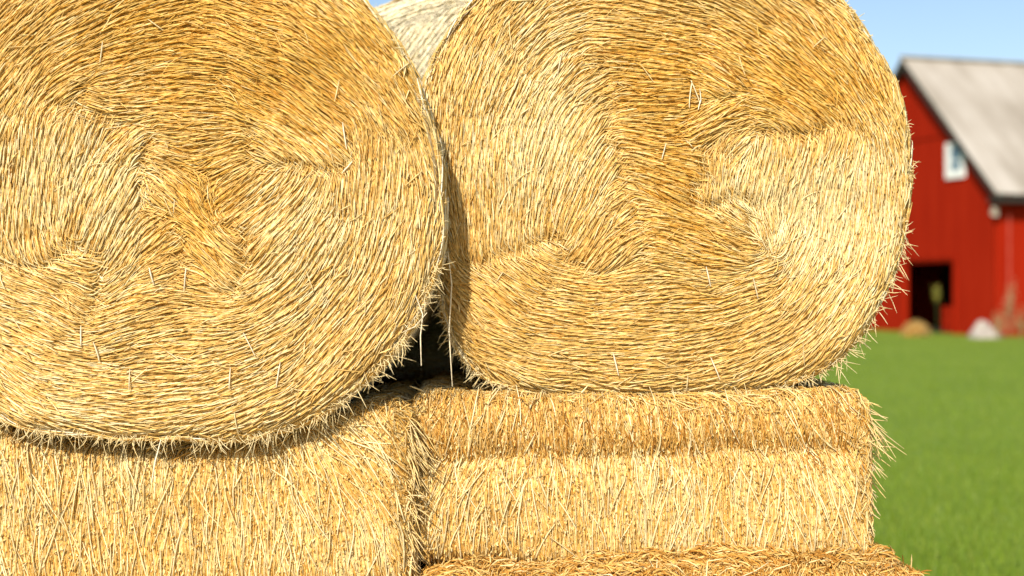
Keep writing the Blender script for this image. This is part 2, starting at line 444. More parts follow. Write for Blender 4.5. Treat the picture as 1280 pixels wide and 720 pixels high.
hangA = [([(.70, -.01, -.335), (.722, -.03, -.39), (.716, -.035, -.45), (.718, -.03, -.535)], .005),
         ([(.665, -.01, -.44), (.70, -.04, -.425), (.735, -.05, -.385)], .0045),
         ([(-.02, -.03, -.745), (-.028, -.06, -.80), (-.035, -.075, -.86)], .0065)]
hangB = [([(-.665, -.02, -.30), (-.652, -.05, -.40), (-.659, -.065, -.54), (-.650, -.05, -.705)], .006)]
TABA = [(43,328),(30,330),(10,334),(-5,341),(-18,349),(-36,355),(-59,352),(-92,328),(-113,345),(-124,380),(-140,378),(-160,352),(179,342),(135,338),(90,334)]
TABB = [(178,310),(163,320),(142,312),(90,306),(60,298),(40,293),(19,305),(-4,309),(-20,321),(-36,333),(-51,341),(-64,330),(-90,302),(-112,330),(-126,366),(-133,376),(-143,350),(-155,321)]
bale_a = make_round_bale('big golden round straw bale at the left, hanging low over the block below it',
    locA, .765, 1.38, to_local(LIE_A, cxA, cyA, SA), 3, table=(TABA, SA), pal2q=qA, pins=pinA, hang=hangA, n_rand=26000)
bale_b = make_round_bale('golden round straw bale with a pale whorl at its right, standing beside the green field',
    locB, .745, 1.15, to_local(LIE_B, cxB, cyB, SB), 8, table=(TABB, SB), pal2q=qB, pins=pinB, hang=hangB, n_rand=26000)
ctrlC = [(-.5,.5,48),(-.2,.5,55),(-.3,.2,60),(0,.6,50),(0,.1,70),(.4,.3,-50),(.2,-.4,10),(-.5,-.2,100)]
bale_c = make_round_bale('pale cream round bale standing behind, in the notch between the two golden bales',
    (-.185, 5.50, 2.030), .745, 1.38, ctrlC, 15, sag=.10, sagl=.24, flatz=.775, n_rand=20000, pale=True, sep=.012, barrel_n=6000)

# ------------------------------------------------------------------ rectangular bales
def make_block(label, x0, x1, y0, y1, z0, z1, seed, front_ctrl, grooves=(), edge=.07, top_dip=None, n_front=9000,
               n_top=3000, pal=PAL_BLOCK, pal2=PAL_BLOCK2, q=.3, jit=.10, length=(.07, .17), rz=0.0, right_fray=True, bulge=.010,
               extra_z=0.0, tuft=0.0, dipd=.95, topfun=None, ends=2500, fold=None, wide=(.0034, .0056), twine=False):
    rng = np.random.default_rng(seed)
    W = (x1-x0)/2; Dp = (y1-y0)/2; H = (z1-z0)/2
    root = empty('straw_block', ((x0+x1)/2, (y0+y1)/2, z0), rz)
    tag(root, label, 'straw block', 'rectangular straw blocks in the stack')
    n1 = value_noise(seed, 4.0); n2 = value_noise(seed+1, 13.0)
    topf = topfun or (lambda x: 0*x)
    def rect_sdf(hx, hy, r=.03, top=False):
        def s(x, y):
            wig = .010*n1(x*2, y*2+7)+.005*n2(x, y)
            yy = y
            ht = hy + (np.where(y > 0, topf(x), 0) if top else 0)
            qx = np.abs(x) - hx + r; qy = np.abs(yy) - ht + r
            return -(np.hypot(np.clip(qx, 0, None), np.clip(qy, 0, None)) + np.minimum(np.maximum(qx, qy), 0) - r) + wig
        return s
    def hfun(sdf, grooves, top_push=0.0):
        def h(x, y):
            s = np.clip(sdf(x, y), 0, None); qd = np.clip(edge-s, 0, edge)
            v = edge - np.sqrt(edge**2-qd**2) - bulge*(1-(y/H)**2 if len(grooves) else 1) - .010*n1(x, y) - (.005+tuft)*n2(x, y)
            for (gz, gd, gw, tilt) in grooves:
                dz = y - (gz + tilt*x + .012*n1(x*1.5, 3+0*x))
                v = v + gd*np.where(dz > 0, np.exp(-(dz/gw)**2), np.exp(-(dz/(gw*.35))**2))
            return v
        return h
    sdF = rect_sdf(W, H, .05, top=True)
    fr = Patch((0, -Dp, H), (1, 0, 0), (0, 0, 1), hfun(sdF, grooves), sdF)
    field = field_from(front_ctrl, [(W*s, -H+.02, 90) for s in (-.8, -.4, 0, .4, .8)], half=1.0, seed=seed, wob=.08, eps=.002)
    def core(mb, patch, hx, hy, nx, ny):
        gx = np.linspace(-hx, hx, nx); gy = np.linspace(-hy, hy, ny)
        X, Y = np.meshgrid(gx, gy, indexing='ij')
        if topfun is not None and patch is fr:
            Y = np.where(Y > 0, Y*(1+topf(X)/H), Y)
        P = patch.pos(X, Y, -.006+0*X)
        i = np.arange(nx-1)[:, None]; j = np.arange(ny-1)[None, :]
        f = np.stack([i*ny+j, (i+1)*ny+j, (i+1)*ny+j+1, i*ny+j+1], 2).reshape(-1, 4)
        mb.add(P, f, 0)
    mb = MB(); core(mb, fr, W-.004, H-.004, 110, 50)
    qf = lambda x, y: np.clip(q + .4*n1(x*1.2+5, y), .03, .9)
    def seeds(n): 
        s = np.stack([rng.uniform(-W, W, n), rng.uniform(-H, H+.06, n)], 1)
        return s[sdF(s[:, 0], s[:, 1]) > .002]
    lay(mb, fr, seeds(n_front), field, rng, length, wide, (-.006, .0), (-.002, .004), jitter=jit, pal=pal*.93, pal2=pal2, mixf=qf, overrun=.015)
    lay(mb, fr, seeds(n_front), field, rng, length, wide, (-.003, .002), (.002, .011), jitter=jit*1.2, curl=.03, pal=pal, pal2=pal2, mixf=qf, overrun=.02)
    # short cut ends, pointing outward: gives the speckled look
    s = seeds(int(n_front*.32)); nn = len(s)
    B = fr.pos(s[:, 0], s[:, 1], 0*s[:, 0]-.003); N = fr.nrm(s[:, 0], s[:, 1])
    d = N*rng.uniform(.5, 1, (nn, 1)) + np.stack([rng.normal(0, .35, nn), 0*s[:, 0], -rng.uniform(.2, 1.1, nn)], 1)
    d /= np.linalg.norm(d, axis=1, keepdims=True)
    L = rng.uniform(.010, .026, nn)[:, None, None]; t = np.linspace(0, 1, 3)[None, :, None]
    P = B[:, None, :] + d[:, None, :]*t*L
    cc = np.vstack([pal, pal2])[rng.integers(0, len(pal)+len(pal2), nn)]*rng.uniform(.8, 1.05, (nn, 1))
    tubes(mb, P, np.repeat(np.array([[[1., 0, .2]]]), nn, 0)+0*P, rng.uniform(.004, .007, nn), cc, taper=.8)
    # longer stray stalks
    lay(mb, fr, seeds(int(n_front*.03)), field, rng, (.10, .24), (.0045, .007), (.002, .008), (.008, .022), jitter=.22, curl=.06,
        pal=PAL_PALE, overrun=.04)
    if fold is not None:
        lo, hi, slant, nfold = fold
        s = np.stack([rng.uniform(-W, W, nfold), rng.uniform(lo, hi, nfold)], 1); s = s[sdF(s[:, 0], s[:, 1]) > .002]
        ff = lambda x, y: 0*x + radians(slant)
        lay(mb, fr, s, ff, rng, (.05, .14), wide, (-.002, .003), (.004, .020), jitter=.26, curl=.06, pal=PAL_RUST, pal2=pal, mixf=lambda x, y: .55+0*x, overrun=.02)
    # frayed vertical edge and top edge
    nf = int(260*(2*H)/.45)
    for sx in (-1, 1):
        nf = int(rng.uniform(350, 480)*(2*H)/.45)
        zz = rng.uniform(-H*.9, H*.98, nf); xx = sx*(W-rng.uniform(0, .03, nf))
        B = np.stack([xx, -Dp + rng.uniform(.01, .11, nf), H+zz], 1)
        d = np.stack([sx*rng.uniform(.15, .8, nf), -rng.uniform(0, .5, nf), rng.normal(-.8, .4, nf)], 1)
        d /= np.linalg.norm(d, axis=1, keepdims=True); L = (.012+.075*rng.random(nf)**2)[:, None, None]*(1+.8*np.clip(zz/H, 0, 1))[:, None, None]
        t = np.linspace(0, 1, 4)[None, :, None]; bend = rng.normal(0, .3, (nf, 3)); bend[:, 2] -= .4
        P = B[:, None, :] + (d[:, None, :]*t + bend[:, None, :]*t*t*.5)*L
        tubes(mb, P, np.tile(np.array([0., -1, .2]), (nf, 4, 1)), rng.uniform(.003, .0055, nf), pal2[rng.integers(0, len(pal2), nf)], taper=.35)
    nf = int(420*W)
    xx = rng.uniform(-W, W, nf)
    B = np.stack([xx, -Dp + rng.uniform(.01, .10, nf), 2*H + topf(xx) - rng.uniform(.0, .03, nf)], 1)
    d = np.stack([rng.normal(0, .6, nf), -rng.uniform(.1, 1, nf), rng.uniform(-.3, .7, nf)], 1)
    d /= np.linalg.norm(d, axis=1, keepdims=True); L = rng.uniform(.02, .07, nf)[:, None, None]
    bend = rng.normal(0, .3, (nf, 3)); bend[:, 2] -= .7; t = np.linspace(0, 1, 4)[None, :, None]
    P = B[:, None, :] + (d[:, None, :]*t + bend[:, None, :]*t*t*.5)*L
    tubes(mb, P, np.tile(np.array([0., -.6, .8]), (nf, 4, 1)), rng.uniform(.003, .0055, nf), np.vstack([pal, pal2])[rng.integers(0, len(pal)+len(pal2), nf)], taper=.35)
    mb.build('cut_face', MATS, root)
    # the rest of the block: top, ends and back, also laid with straw
    mb = MB()
    mess = lambda x, y: .9*n1(x*.8, y*.8)*pi + pi/2
    def side(O, U, V, hx, hy, n, tp=False):
        sd = rect_sdf(hx, hy, .04)
        base = hfun(sd, ())
        if tp:
            hh = lambda x, y: base(x, y) - topf(x)*np.clip(1-(y+Dp-dipd)/.12, 0, 1) + bulge*.8
        else:
            hh = base
        p = Patch(O, U, V, hh, sd)
        core(mb, p, hx-.004, hy-.004, 40, 40)
        if n:
            xs = rng.uniform(-hx, hx, n)
            if U[0] == 0: xs = -U[1]*hx + U[1]*2*hx*rng.random(n)**2.2
            s = np.stack([xs, rng.uniform(-hy, hy, n)], 1); s = s[sd(s[:, 0], s[:, 1]) > .002]
            lay(mb, p, s, mess, rng, (.05, .15), wide, (-.005, .002), (-.001, .012), jitter=.5, pal=pal, pal2=pal2,
                mixf=lambda x, y: .3+0*x, overrun=.02)
    side((0, 0, 2*H), (1, 0, 0), (0, 1, 0), W, Dp, 0, tp=True)
    if n_top:          # the strip of top surface nearest the front
        sd = rect_sdf(W, Dp, .04); base = hfun(sd, ())
        p = Patch((0, 0, 2*H), (1, 0, 0), (0, 1, 0), lambda x, y: base(x, y) - topf(x)*np.clip(1-(y+Dp-dipd)/.12, 0, 1) + bulge*.8, sd)
        s = np.stack([rng.uniform(-W, W, n_top), -Dp + .9*rng.random(n_top)**1.6], 1); s = s[sd(s[:, 0], s[:, 1]) > .002]
        lay(mb, p, s, mess, rng, (.04, .12), wide, (-.004, .004), (.0, .018+tuft), jitter=.5, pal=pal, pal2=pal2, mixf=lambda x, y: .3+0*x, overrun=.02)
    side((W, 0, H), (0, 1, 0), (0, 0, 1), Dp, H, ends)
    side((-W, 0, H), (0, -1, 0), (0, 0, 1), Dp, H, ends)
    side((0, Dp, H), (-1, 0, 0), (0, 0, 1), W, H, ends//2)
    mb.box((-W+.03, -Dp+.04, .01), (W-.03, Dp-.03, .05), 0)
    mb.build('block_side', MATS, root)
    return root

# upper left block (its right end is combed down over the gap)
Wl = (1.72-.305)/2
HL = .25
ctl_L = [(-.6,.1,90),(-.3,.1,92),(0,.05,88),(.3,.1,90),(-.6,-.15,88),(-.2,-.15,91),(.2,-.15,90),(.45,-.1,97),(.45,.08,115),
         (.55,.12,128),(.62,.16,140),(.66,.05,118),(.66,-.08,110),(.6,-.15,104),(.66,-.2,98),(.5,.2,150),(.35,.2,110),(0,.2,92)]
make_block('pale straw block under the big left bale, its right end combed down',
    -1.72, -.305, 4.19, 6.90, .70, 1.255, 21, ctl_L, grooves=(), edge=.06, n_front=19000, n_top=3500, q=.32, jit=.09,
    topfun=lambda x: -.13*np.clip(np.cos((x+.05)*1.75), 0, 1)**2*np.clip((.62-x)*6, 0, 1), length=(.07, .20), ends=4500)
Wr = (1.065+.285)/2
ctl_R = [(-.6,.15,70),(-.62,.05,62),(-.6,-.1,85),(-.3,0,90),(0,.0,90),(.3,0,90),(-.3,-.18,90),(.3,-.18,90),(.5,-.1,94),
         (.55,.1,110),(.63,.16,132),(.63,.08,122),(.65,-.05,112),(.64,-.15,104),(-.4,.17,80),(-.2,.17,95),(0,.17,100),(.2,.17,105),(.4,.17,108)]
make_block('right straw block creased along its upper third, directly under the bale beside the green field',
    -.293, 1.068, 4.27, 6.90, .768, 1.277, 22, ctl_R, grooves=((.066, .034, .05, .035),), edge=.05, n_front=19000, n_top=3500, q=.30,
    jit=.06, fold=(.066, .26, 96, 3600), topfun=lambda x: -.012*np.cos(x*3), ends=4500)  # fold band: darker stalks, shade above the crease put into their colour
ctl_M = [(x, z, a) for x, z, a in [(-.5,.1,70),(0,.1,100),(.4,.1,60),(.6,.1,130),(.6,-.1,110),(0,-.1,90),(-.5,-.1,90),(.2,.18,20),(-.2,.18,150)]]
make_block('rust brown straw block with messy tufted top, jutting out below the creased block',
    -.30, 1.14, 3.98, 6.90, .375, .762, 23, ctl_M, edge=.09, n_front=7000, n_top=12000, pal=PAL_RUST, pal2=PAL_GOLD, q=.35,
    jit=.6, rz=radians(1.0), topfun=lambda x: .045*np.clip((x+.45)/.55, 0, 1)-.01, dipd=.27, length=(.04, .09), fold=(-.05, .2, 80, 3000), bulge=.015, tuft=.014)
ctl_P = [(-.5,0,90),(0,0,88),(.5,0,92)]
make_block('middle left straw block under the combed one, only its top at the frame edge',
    -1.74, -.32, 4.20, 6.90, .36, .692, 24, ctl_P, n_front=3500, n_top=1500, ends=800)
make_block('bottom right straw block lying on the grass', -.28, 1.10, 4.06, 6.90, .0, .368, 25, ctl_P, n_front=3000, n_top=800, ends=800)
make_block('bottom left straw block lying on the grass', -1.73, -.315, 4.25, 6.90, .0, .352, 26, ctl_P, n_front=3000, n_top=800, ends=800)

# ------------------------------------------------------------------ field
def mat_field():
    m, nt, b = new_mat('field_turf')
    tc = nt.nodes.new('ShaderNodeTexCoord')
    n = nt.nodes.new('ShaderNodeTexNoise'); n.inputs['Scale'].default_value = .35; n.inputs['Detail'].default_value = 6
    nt.links.new(tc.outputs['Object'], n.inputs['Vector'])
    n2 = nt.nodes.new('ShaderNodeTexNoise'); n2.inputs['Scale'].default_value = 9; n2.inputs['Detail'].default_value = 6
    nt.links.new(tc.outputs['Object'], n2.inputs['Vector'])
    ad = nt.nodes.new('ShaderNodeMath'); ad.operation = 'MULTIPLY_ADD'; ad.inputs[1].default_value = .5
    nt.links.new(n2.outputs['Fac'], ad.inputs[0])
    h = nt.nodes.new('ShaderNodeMath'); h.operation = 'MULTIPLY'; h.inputs[1].default_value = .5
    nt.links.new(n.outputs['Fac'], h.inputs[0]); nt.links.new(h.outputs[0], ad.inputs[2])
    nt.links.new(ramp(nt, [(.35, (.10,.165,.012)), (.5, (.135,.205,.015)), (.65, (.17,.24,.022))], ad.outputs[0]), b.inputs['Base Color'])
    bp = nt.nodes.new('ShaderNodeBump'); bp.inputs['Strength'].default_value = .8; bp.inputs['Distance'].default_value = .05
    nt.links.new(n2.outputs['Fac'], bp.inputs['Height']); nt.links.new(bp.outputs[0], b.inputs['Normal'])
    b.inputs['Roughness'].default_value = .9; b.inputs['Specular IOR Level'].default_value = .2
    return m
mb = MB()
g = np.concatenate([-np.geomspace(1500, 3, 40), np.linspace(-2.5, 2.5, 8), np.geomspace(3, 1500, 40)])
X, Y = np.meshgrid(g, g + 20, indexing='ij')
nz = value_noise(5, .05)
Z = .0*X + np.where(np.hypot(X, Y-5) > 12, .06*nz(X, Y)-.03, 0)*np.clip((np.hypot(X, Y-5)-12)/10, 0, 1)
n = len(g); i = np.arange(n-1)[:, None]; j = np.arange(n-1)[None, :]
mb.add(np.stack([X, Y, Z], 2).reshape(-1, 3), np.stack([i*n+j, (i+1)*n+j, (i+1)*n+j+1, i*n+j+1], 2).reshape(-1, 4))
tag(mb.build('field', mat_field()), kind='structure')

mb = MB(); tt = np.linspace(0, 2*pi, 60, endpoint=False)
rr = 1 + .08*value_noise(3, 2.0)(np.cos(tt), np.sin(tt))
P = np.stack([-1.6 + 5.2*rr*np.cos(tt), .6 + 5.0*rr*np.sin(tt), .004+0*tt], 1)
mb.add(np.vstack([P, [(-1.6, .6, .004)]]), np.stack([np.arange(60), (np.arange(60)+1) % 60, np.full(60, 60)], 1))
BOUNCE_GROUND = mat_noise('bounce_ground_tan', [(.3, (.30,.20,.10)), (.5, (.42,.30,.15)), (.7, (.58,.43,.20))], scale=14, bump=.5)
tag(mb.build('bounce_ground', BOUNCE_GROUND), kind='structure')  # unseen tan ground added in front to warm the bounce light

m_grass, nt, b = new_mat('grass_blade')
a = nt.nodes.new('ShaderNodeAttribute'); a.attribute_name = 'tint'
nt.links.new(a.outputs['Color'], b.inputs['Base Color']); b.inputs['Roughness'].default_value = .5
b.inputs['Specular IOR Level'].default_value = .3
tr = nt.nodes.new('ShaderNodeBsdfTranslucent'); nt.links.new(a.outputs['Color'], tr.inputs['Color'])
mx = nt.nodes.new('ShaderNodeMixShader'); mx.inputs[0].default_value = .3
nt.links.new(b.outputs[0], mx.inputs[1]); nt.links.new(tr.outputs[0], mx.inputs[2])
nt.links.new(mx.outputs[0], nt.nodes['Material Output'].inputs['Surface'])

def grass(mb, x, y, rng, hmin, hmax, w):
    n = len(x); H = rng.uniform(hmin, hmax, n); a = rng.uniform(0, 2*pi, n); lean = rng.normal(0, .35, (n, 2))
    wv = np.stack([np.cos(a)*w/2, np.sin(a)*w/2, 0*a], 1)
    B = np.stack([x, y, 0*x-.04], 1); M = B + np.stack([lean[:, 0]*H*.4, lean[:, 1]*H*.4, H*.6], 1)
    T = B + np.stack([lean[:, 0]*H, lean[:, 1]*H, H+.04], 1)
    V = np.stack([B-wv, B+wv, M+wv*.8, M-wv*.8, T], 1)
    base = np.arange(n)[:, None]*5
    pal = np.array([(.155,.245,.018),(.18,.265,.021),(.20,.28,.026),(.135,.22,.016),(.24,.30,.04)])
    c = np.repeat(pal[rng.integers(0, 5, n)]*rng.uniform(.8, 1.15, (n, 1)), 5, 0)
    k = mb.n
    mb.add(V.reshape(-1, 3), base + np.array([[0, 1, 2, 3]]), 0, c)
    mb.f.append((base + np.array([[3, 2, 4]]) + k).astype(np.int32)); mb.m.append(np.zeros(n, np.int32)); mb.s.append(np.ones(n, bool))
rng = np.random.default_rng(99)
mb = MB()
n = 90000
y = 5.0 + 46*rng.random(n)**1.7
x = rng.uniform(-.02, .47, n)*y
k = ~((x > -1.8) & (x < 1.2) & (y > 3.9) & (y < 7.0)) & ~((y > 44) & (y-44 > -(x-17)*.3+1))
grass(mb, x[k], y[k], rng, .03, .085, .011)
n = 26000
x = rng.uniform(-7, 7, n); y = rng.uniform(.5, 14, n)
k = ~((x > -1.8) & (x < 1.2) & (y > 3.95) & (y < 6.95)) & ~(((x+1.6)/5.1)**2 + ((y-.6)/4.9)**2 < 1)
grass(mb, x[k], y[k], rng, .04, .11, .010)
tag(mb.build('grass', m_grass), 'short green meadow grass growing over the field', 'grass', kind='stuff')

# ------------------------------------------------------------------ barn
BA = math.atan2(.29, .956)                   # ridge direction
barn = empty('barn', (14.53, 52.07, 0), BA)    # local x along the ridge, local -y towards the near eave
tag(barn, 'red timber barn with a pale grey roof and dark doorway, across the field', 'barn')
def mat_boards():
    m, nt, b = new_mat('red_boards')
    tc = nt.nodes.new('ShaderNodeTexCoord')
    mp = nt.nodes.new('ShaderNodeMapping'); mp.inputs['Scale'].default_value = (3.2, 3.2, .25)
    nt.links.new(tc.outputs['Object'], mp.inputs[0])
    n = nt.nodes.new('ShaderNodeTexNoise'); n.inputs['Scale'].default_value = 1.3; n.inputs['Detail'].default_value = 5
    nt.links.new(mp.outputs[0], n.inputs['Vector'])
    nt.links.new(ramp(nt, [(.25, (.235,.010,.002)), (.55, (.29,.014,.003)), (.8, (.33,.020,.005))], n.outputs['Fac']), b.inputs['Base Color'])
    b.inputs['Roughness'].default_value = .75; b.inputs['Specular IOR Level'].default_value = .04
    return m
RED = mat_boards()
ROOF = mat_noise('weathered_roof_sheet', [(.3, (.26,.225,.18)), (.5, (.35,.31,.26)), (.72, (.43,.39,.34))], scale=.9, rough=.7, stretch=(1, .35, .35))
DARK = mat_noise('shaded_eave_wood', [(.3, (.018,.014,.011)), (.7, (.035,.028,.022))], scale=3)  # near-black, shade under the roof overhang put into the colour
WHITE = mat_noise('white_paint', [(.3, (.72,.72,.70)), (.7, (.82,.82,.80))], scale=6, rough=.5)
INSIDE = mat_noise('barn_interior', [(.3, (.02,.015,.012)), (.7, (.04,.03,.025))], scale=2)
BRACKET = mat_noise('faded_paint', [(.3, (.40,.33,.26)), (.7, (.50,.42,.34))], scale=6)
m_glass, nt, b = new_mat('window_glass')
b.inputs['Base Color'].default_value = (.05, .13, .20, 1); b.inputs['Roughness'].default_value = .08; b.inputs['Specular IOR Level'].default_value = .8
HW, EZ, PZ, LB = 5.0, 5.30, 9.95, 15.0
SL = (PZ-EZ)/HW
DX0, DX1, DZ = -2.8, .25, 2.52               # doorway: local y range, head height
# gable wall as upright boards with real gaps between them
mb = MB()
bw = .25; yv = -HW
while yv < HW-1e-6:
    y0, y1 = yv, min(yv+bw-.006, HW)
    pr = .0 if int(round((yv+HW)/bw)) % 2 else .008
    lo = 0.0
    if y1 > DX0 and y0 < DX1: lo = DZ
    z0a, z1a = PZ-SL*abs(y0)-.05, PZ-SL*abs(y1)-.05
    v = [(-pr,y0,lo),(-pr,y1,lo),(-pr,y1,z1a),(-pr,y0,z0a),(.10,y0,lo),(.10,y1,lo),(.10,y1,z1a),(.10,y0,z0a)]
    mb.add(v, [(0,1,2,3)[::-1],(4,5,6,7),(0,4,5,1)[::-1],(3,7,6,2),(0,3,7,4)[::-1],(1,5,6,2)[::-1]][0:6], 0, smooth=False)
    yv += bw
mb.box((.10, -HW+.1, DZ), (.12, HW-.1, EZ), 0)
mb.build('gable_wall', RED, barn)
def boards_wall(name, yface, out):
    mb = MB(); x = .0; k = 0
    while x < LB-1e-6:
        pr = .014*(k % 2)
        y0, y1 = sorted((yface+out*pr, yface-out*.10))
        mb.box((x, y0, 0), (min(x+bw-.006, LB), y1, EZ), 0); x += bw; k += 1
    return mb.build(name, RED, barn)
boards_wall('side_wall', -HW+.0, -1)
boards_wall('side_wall', HW, 1)
mb = MB()
mb.add([(LB,-HW,0),(LB,HW,0),(LB,HW,EZ),(LB,0,PZ-.05),(LB,-HW,EZ)], [(0,1,2,3,4)], smooth=False)
mb.build('back_wall', RED, barn)
mb = MB(); mb.box((-.045, -HW, 6.98), (-.020, HW, 7.06), 0)
# only the width of the gable at that height
mb = MB(); wz = (PZ-7.0)/SL-.25; mb.box((-.045, -wz, 6.95), (-.018, wz, 7.07), 0); mb.build('wall_band', RED, barn)
# roof: two slopes of overlapping sheet rows
mb = MB()
nrow, ov = 3, .65
SLn = HW+ov
for s in (-1, 1):
    for r in range(nrow):
        a0, a1 = SLn*r/nrow, SLn*(r+1)/nrow + .12*(r < nrow-1)
        up = .05*(nrow-1-r)/nrow + .04
        xs = np.arange(-.32, LB+.30, .55)
        for x0, x1 in zip(xs[:-1], xs[1:]):
            e = .012*((int(round(x0/.55))) % 2)
            P = []
            for (a, dz) in ((a0, up*1.0+e), (a1, up*.9+e+.0)):
                P += [(x0, s*a, PZ-SL*a+dz), (x1-.01, s*a, PZ-SL*a+dz)]
            v = P + [(p[0], p[1], p[2]-.05) for p in P]
            mb.add(v, [(0,1,3,2),(4,6,7,5),(0,4,5,1),(2,3,7,6),(0,2,6,4),(1,5,7,3)], 0, smooth=False)
mb.box((-.33, -.16, PZ+.085), (LB+.56, .16, PZ+.13), 0)
roof = mb.build('roof', ROOF, barn)
for s in (-1, 1):
    mb = MB()
    v = []
    for a in (0.0, SLn):
        for x in (-.30, -.21):
            for dz in (-.30, -.02): v.append((x, s*a, PZ-SL*a+dz))
    mb.add(v, [(0,1,3,2),(4,6,7,5),(0,4,5,1),(2,3,7,6),(0,2,6,4),(1,5,7,3)], 0, smooth=False)
    # boarded soffit of the overhang
    v = [(-.21,0,PZ-.10),(0,0,PZ-.10),(0,s*SLn,PZ-SL*SLn-.10),(-.21,s*SLn,PZ-SL*SLn-.10)]
    v += [(p[0],p[1],p[2]-.03) for p in v]
    mb.add(v, [(0,1,2,3),(4,7,6,5),(0,4,5,1),(1,5,6,2),(2,6,7,3),(3,7,4,0)], 0, smooth=False)
    mb.build('verge_board', DARK, roof)
    mb = MB(); y0, y1 = sorted((s*(HW+.02), s*(HW+ov-.03)))
    mb.box((-.20, y0, PZ-SL*(HW+ov)-.28), (LB+.5, y1, PZ-SL*(HW+ov)-.10), 0); mb.build('eave_board', DARK, roof)
# window
win = MB(); wy0, wy1, wz0, wz1 = -3.50, -2.40, 5.40, 6.65
for lo, hi in (((-.08,wy0,wz0),(-.016,wy0+.22,wz1)), ((-.08,wy1-.30,wz0),(-.016,wy1,wz1)), ((-.08,wy0+.22,wz0),(-.016,wy1-.30,wz0+.28)),
               ((-.08,wy0+.22,wz1-.13),(-.016,wy1-.30,wz1))): win.box(lo, hi)
wo = win.build('window', WHITE, barn)
mb = MB(); mb.box((-.055, wy0+.22, wz0+.28), (-.030, wy1-.30, wz1-.13)); mb.build('pane', m_glass, wo)
mb = MB(); mb.box((-.075, wy0+.22, 5.98), (-.056, wy1-.30, 6.03)); mb.build('glazing_bar', WHITE, wo)
# doorway: frame and the red half door standing inside
mb = MB()
mb.box((-.05, DX0-.10, 0), (.14, DX0-.002, DZ+.10)); mb.box((-.05, DX1+.002, 0), (.14, DX1+.10, DZ+.10)); mb.box((-.05, DX0-.10, DZ+.102), (.0, DX1+.10, DZ+.2))
mb.build('door_frame', RED, barn)
mb = MB(); mb.box((.16, DX0+.06, 0.03), (.20, DX0+.95, .95)); mb.box((.13, DX0+.10, .25), (.158, DX0+.90, .36)); mb.box((.13, DX0+.10, .68), (.158, DX0+.90, .79))
mb.build('half_door', RED, barn)
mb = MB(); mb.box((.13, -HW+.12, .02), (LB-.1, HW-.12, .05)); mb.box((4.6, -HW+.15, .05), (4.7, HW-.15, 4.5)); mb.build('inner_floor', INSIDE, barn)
# pale bracket at the corner under the eave, corner board, rain pipe
mb = MB(); mb.box((-.14, -HW-.30, 3.98), (.0, -HW-.14, 4.28)); mb.box((-.10, -HW-.14, 4.05), (-.02, -HW-.01, 4.15)); mb.build('eave_bracket', BRACKET, barn)
mb = MB(); mb.box((-.03, -HW-.05, 0), (.0-.016, -HW+.14, 4.6)); mb.build('corner_board', RED, barn)
PIPE = mat_noise('faded_red_paint', [(.3, (.33,.035,.02)), (.7, (.38,.055,.03))], scale=4)
mb = MB()
t = np.linspace(0, 2*pi, 9)[:-1]
V = np.array([(.55+.05*cos(a), -HW-.12+.05*sin(a), z) for z in (0, 4.1) for a in t])
mb.add(V, [(k, (k+1) % 8, 8+(k+1) % 8, 8+k) for k in range(8)])
mb.build('rain_pipe', PIPE, barn)

# ------------------------------------------------------------------ small things at the foot of the barn
def at(px, Y): return (px-640)/FPX*Y
ROCK = mat_noise('pale_stone', [(.3, (.22,.19,.16)), (.6, (.36,.32,.28)), (.8, (.46,.42,.37))], scale=4, bump=.6)
def blob(mb, c, r, seed, sub=(26, 16)):
    a, bq = sub; nz = value_noise(seed, 1.6); V = []
    for k in range(bq+1):
        ph = pi*k/bq
        for q in range(a):
            th = 2*pi*q/a
            d = (1 - .15*cos(ph)*sin(ph)*2*(seed == 4)) + .30*nz(np.array(cos(th)*sin(ph)*1.3+seed), np.array(sin(th)*sin(ph)*1.3+cos(ph)))
            V.append((c[0]+r[0]*d*cos(th)*sin(ph), c[1]+r[1]*d*sin(th)*sin(ph), max(c[2]+r[2]*d*cos(ph), -.05)))
    F = [(k*a+q, (k+1)*a+q, (k+1)*a+(q+1) % a, k*a+(q+1) % a) for k in range(bq) for q in range(a)]
    mb.add(V, F)
mb = MB(); blob(mb, (.0, 0, .0), (.50, .40, .50), 4)
o = mb.build('boulder', ROCK, loc=(at(1231, 45.2), 45.2, 0)); tag(o, 'pale grey pointed boulder lying against the barn near its right corner', 'boulder')
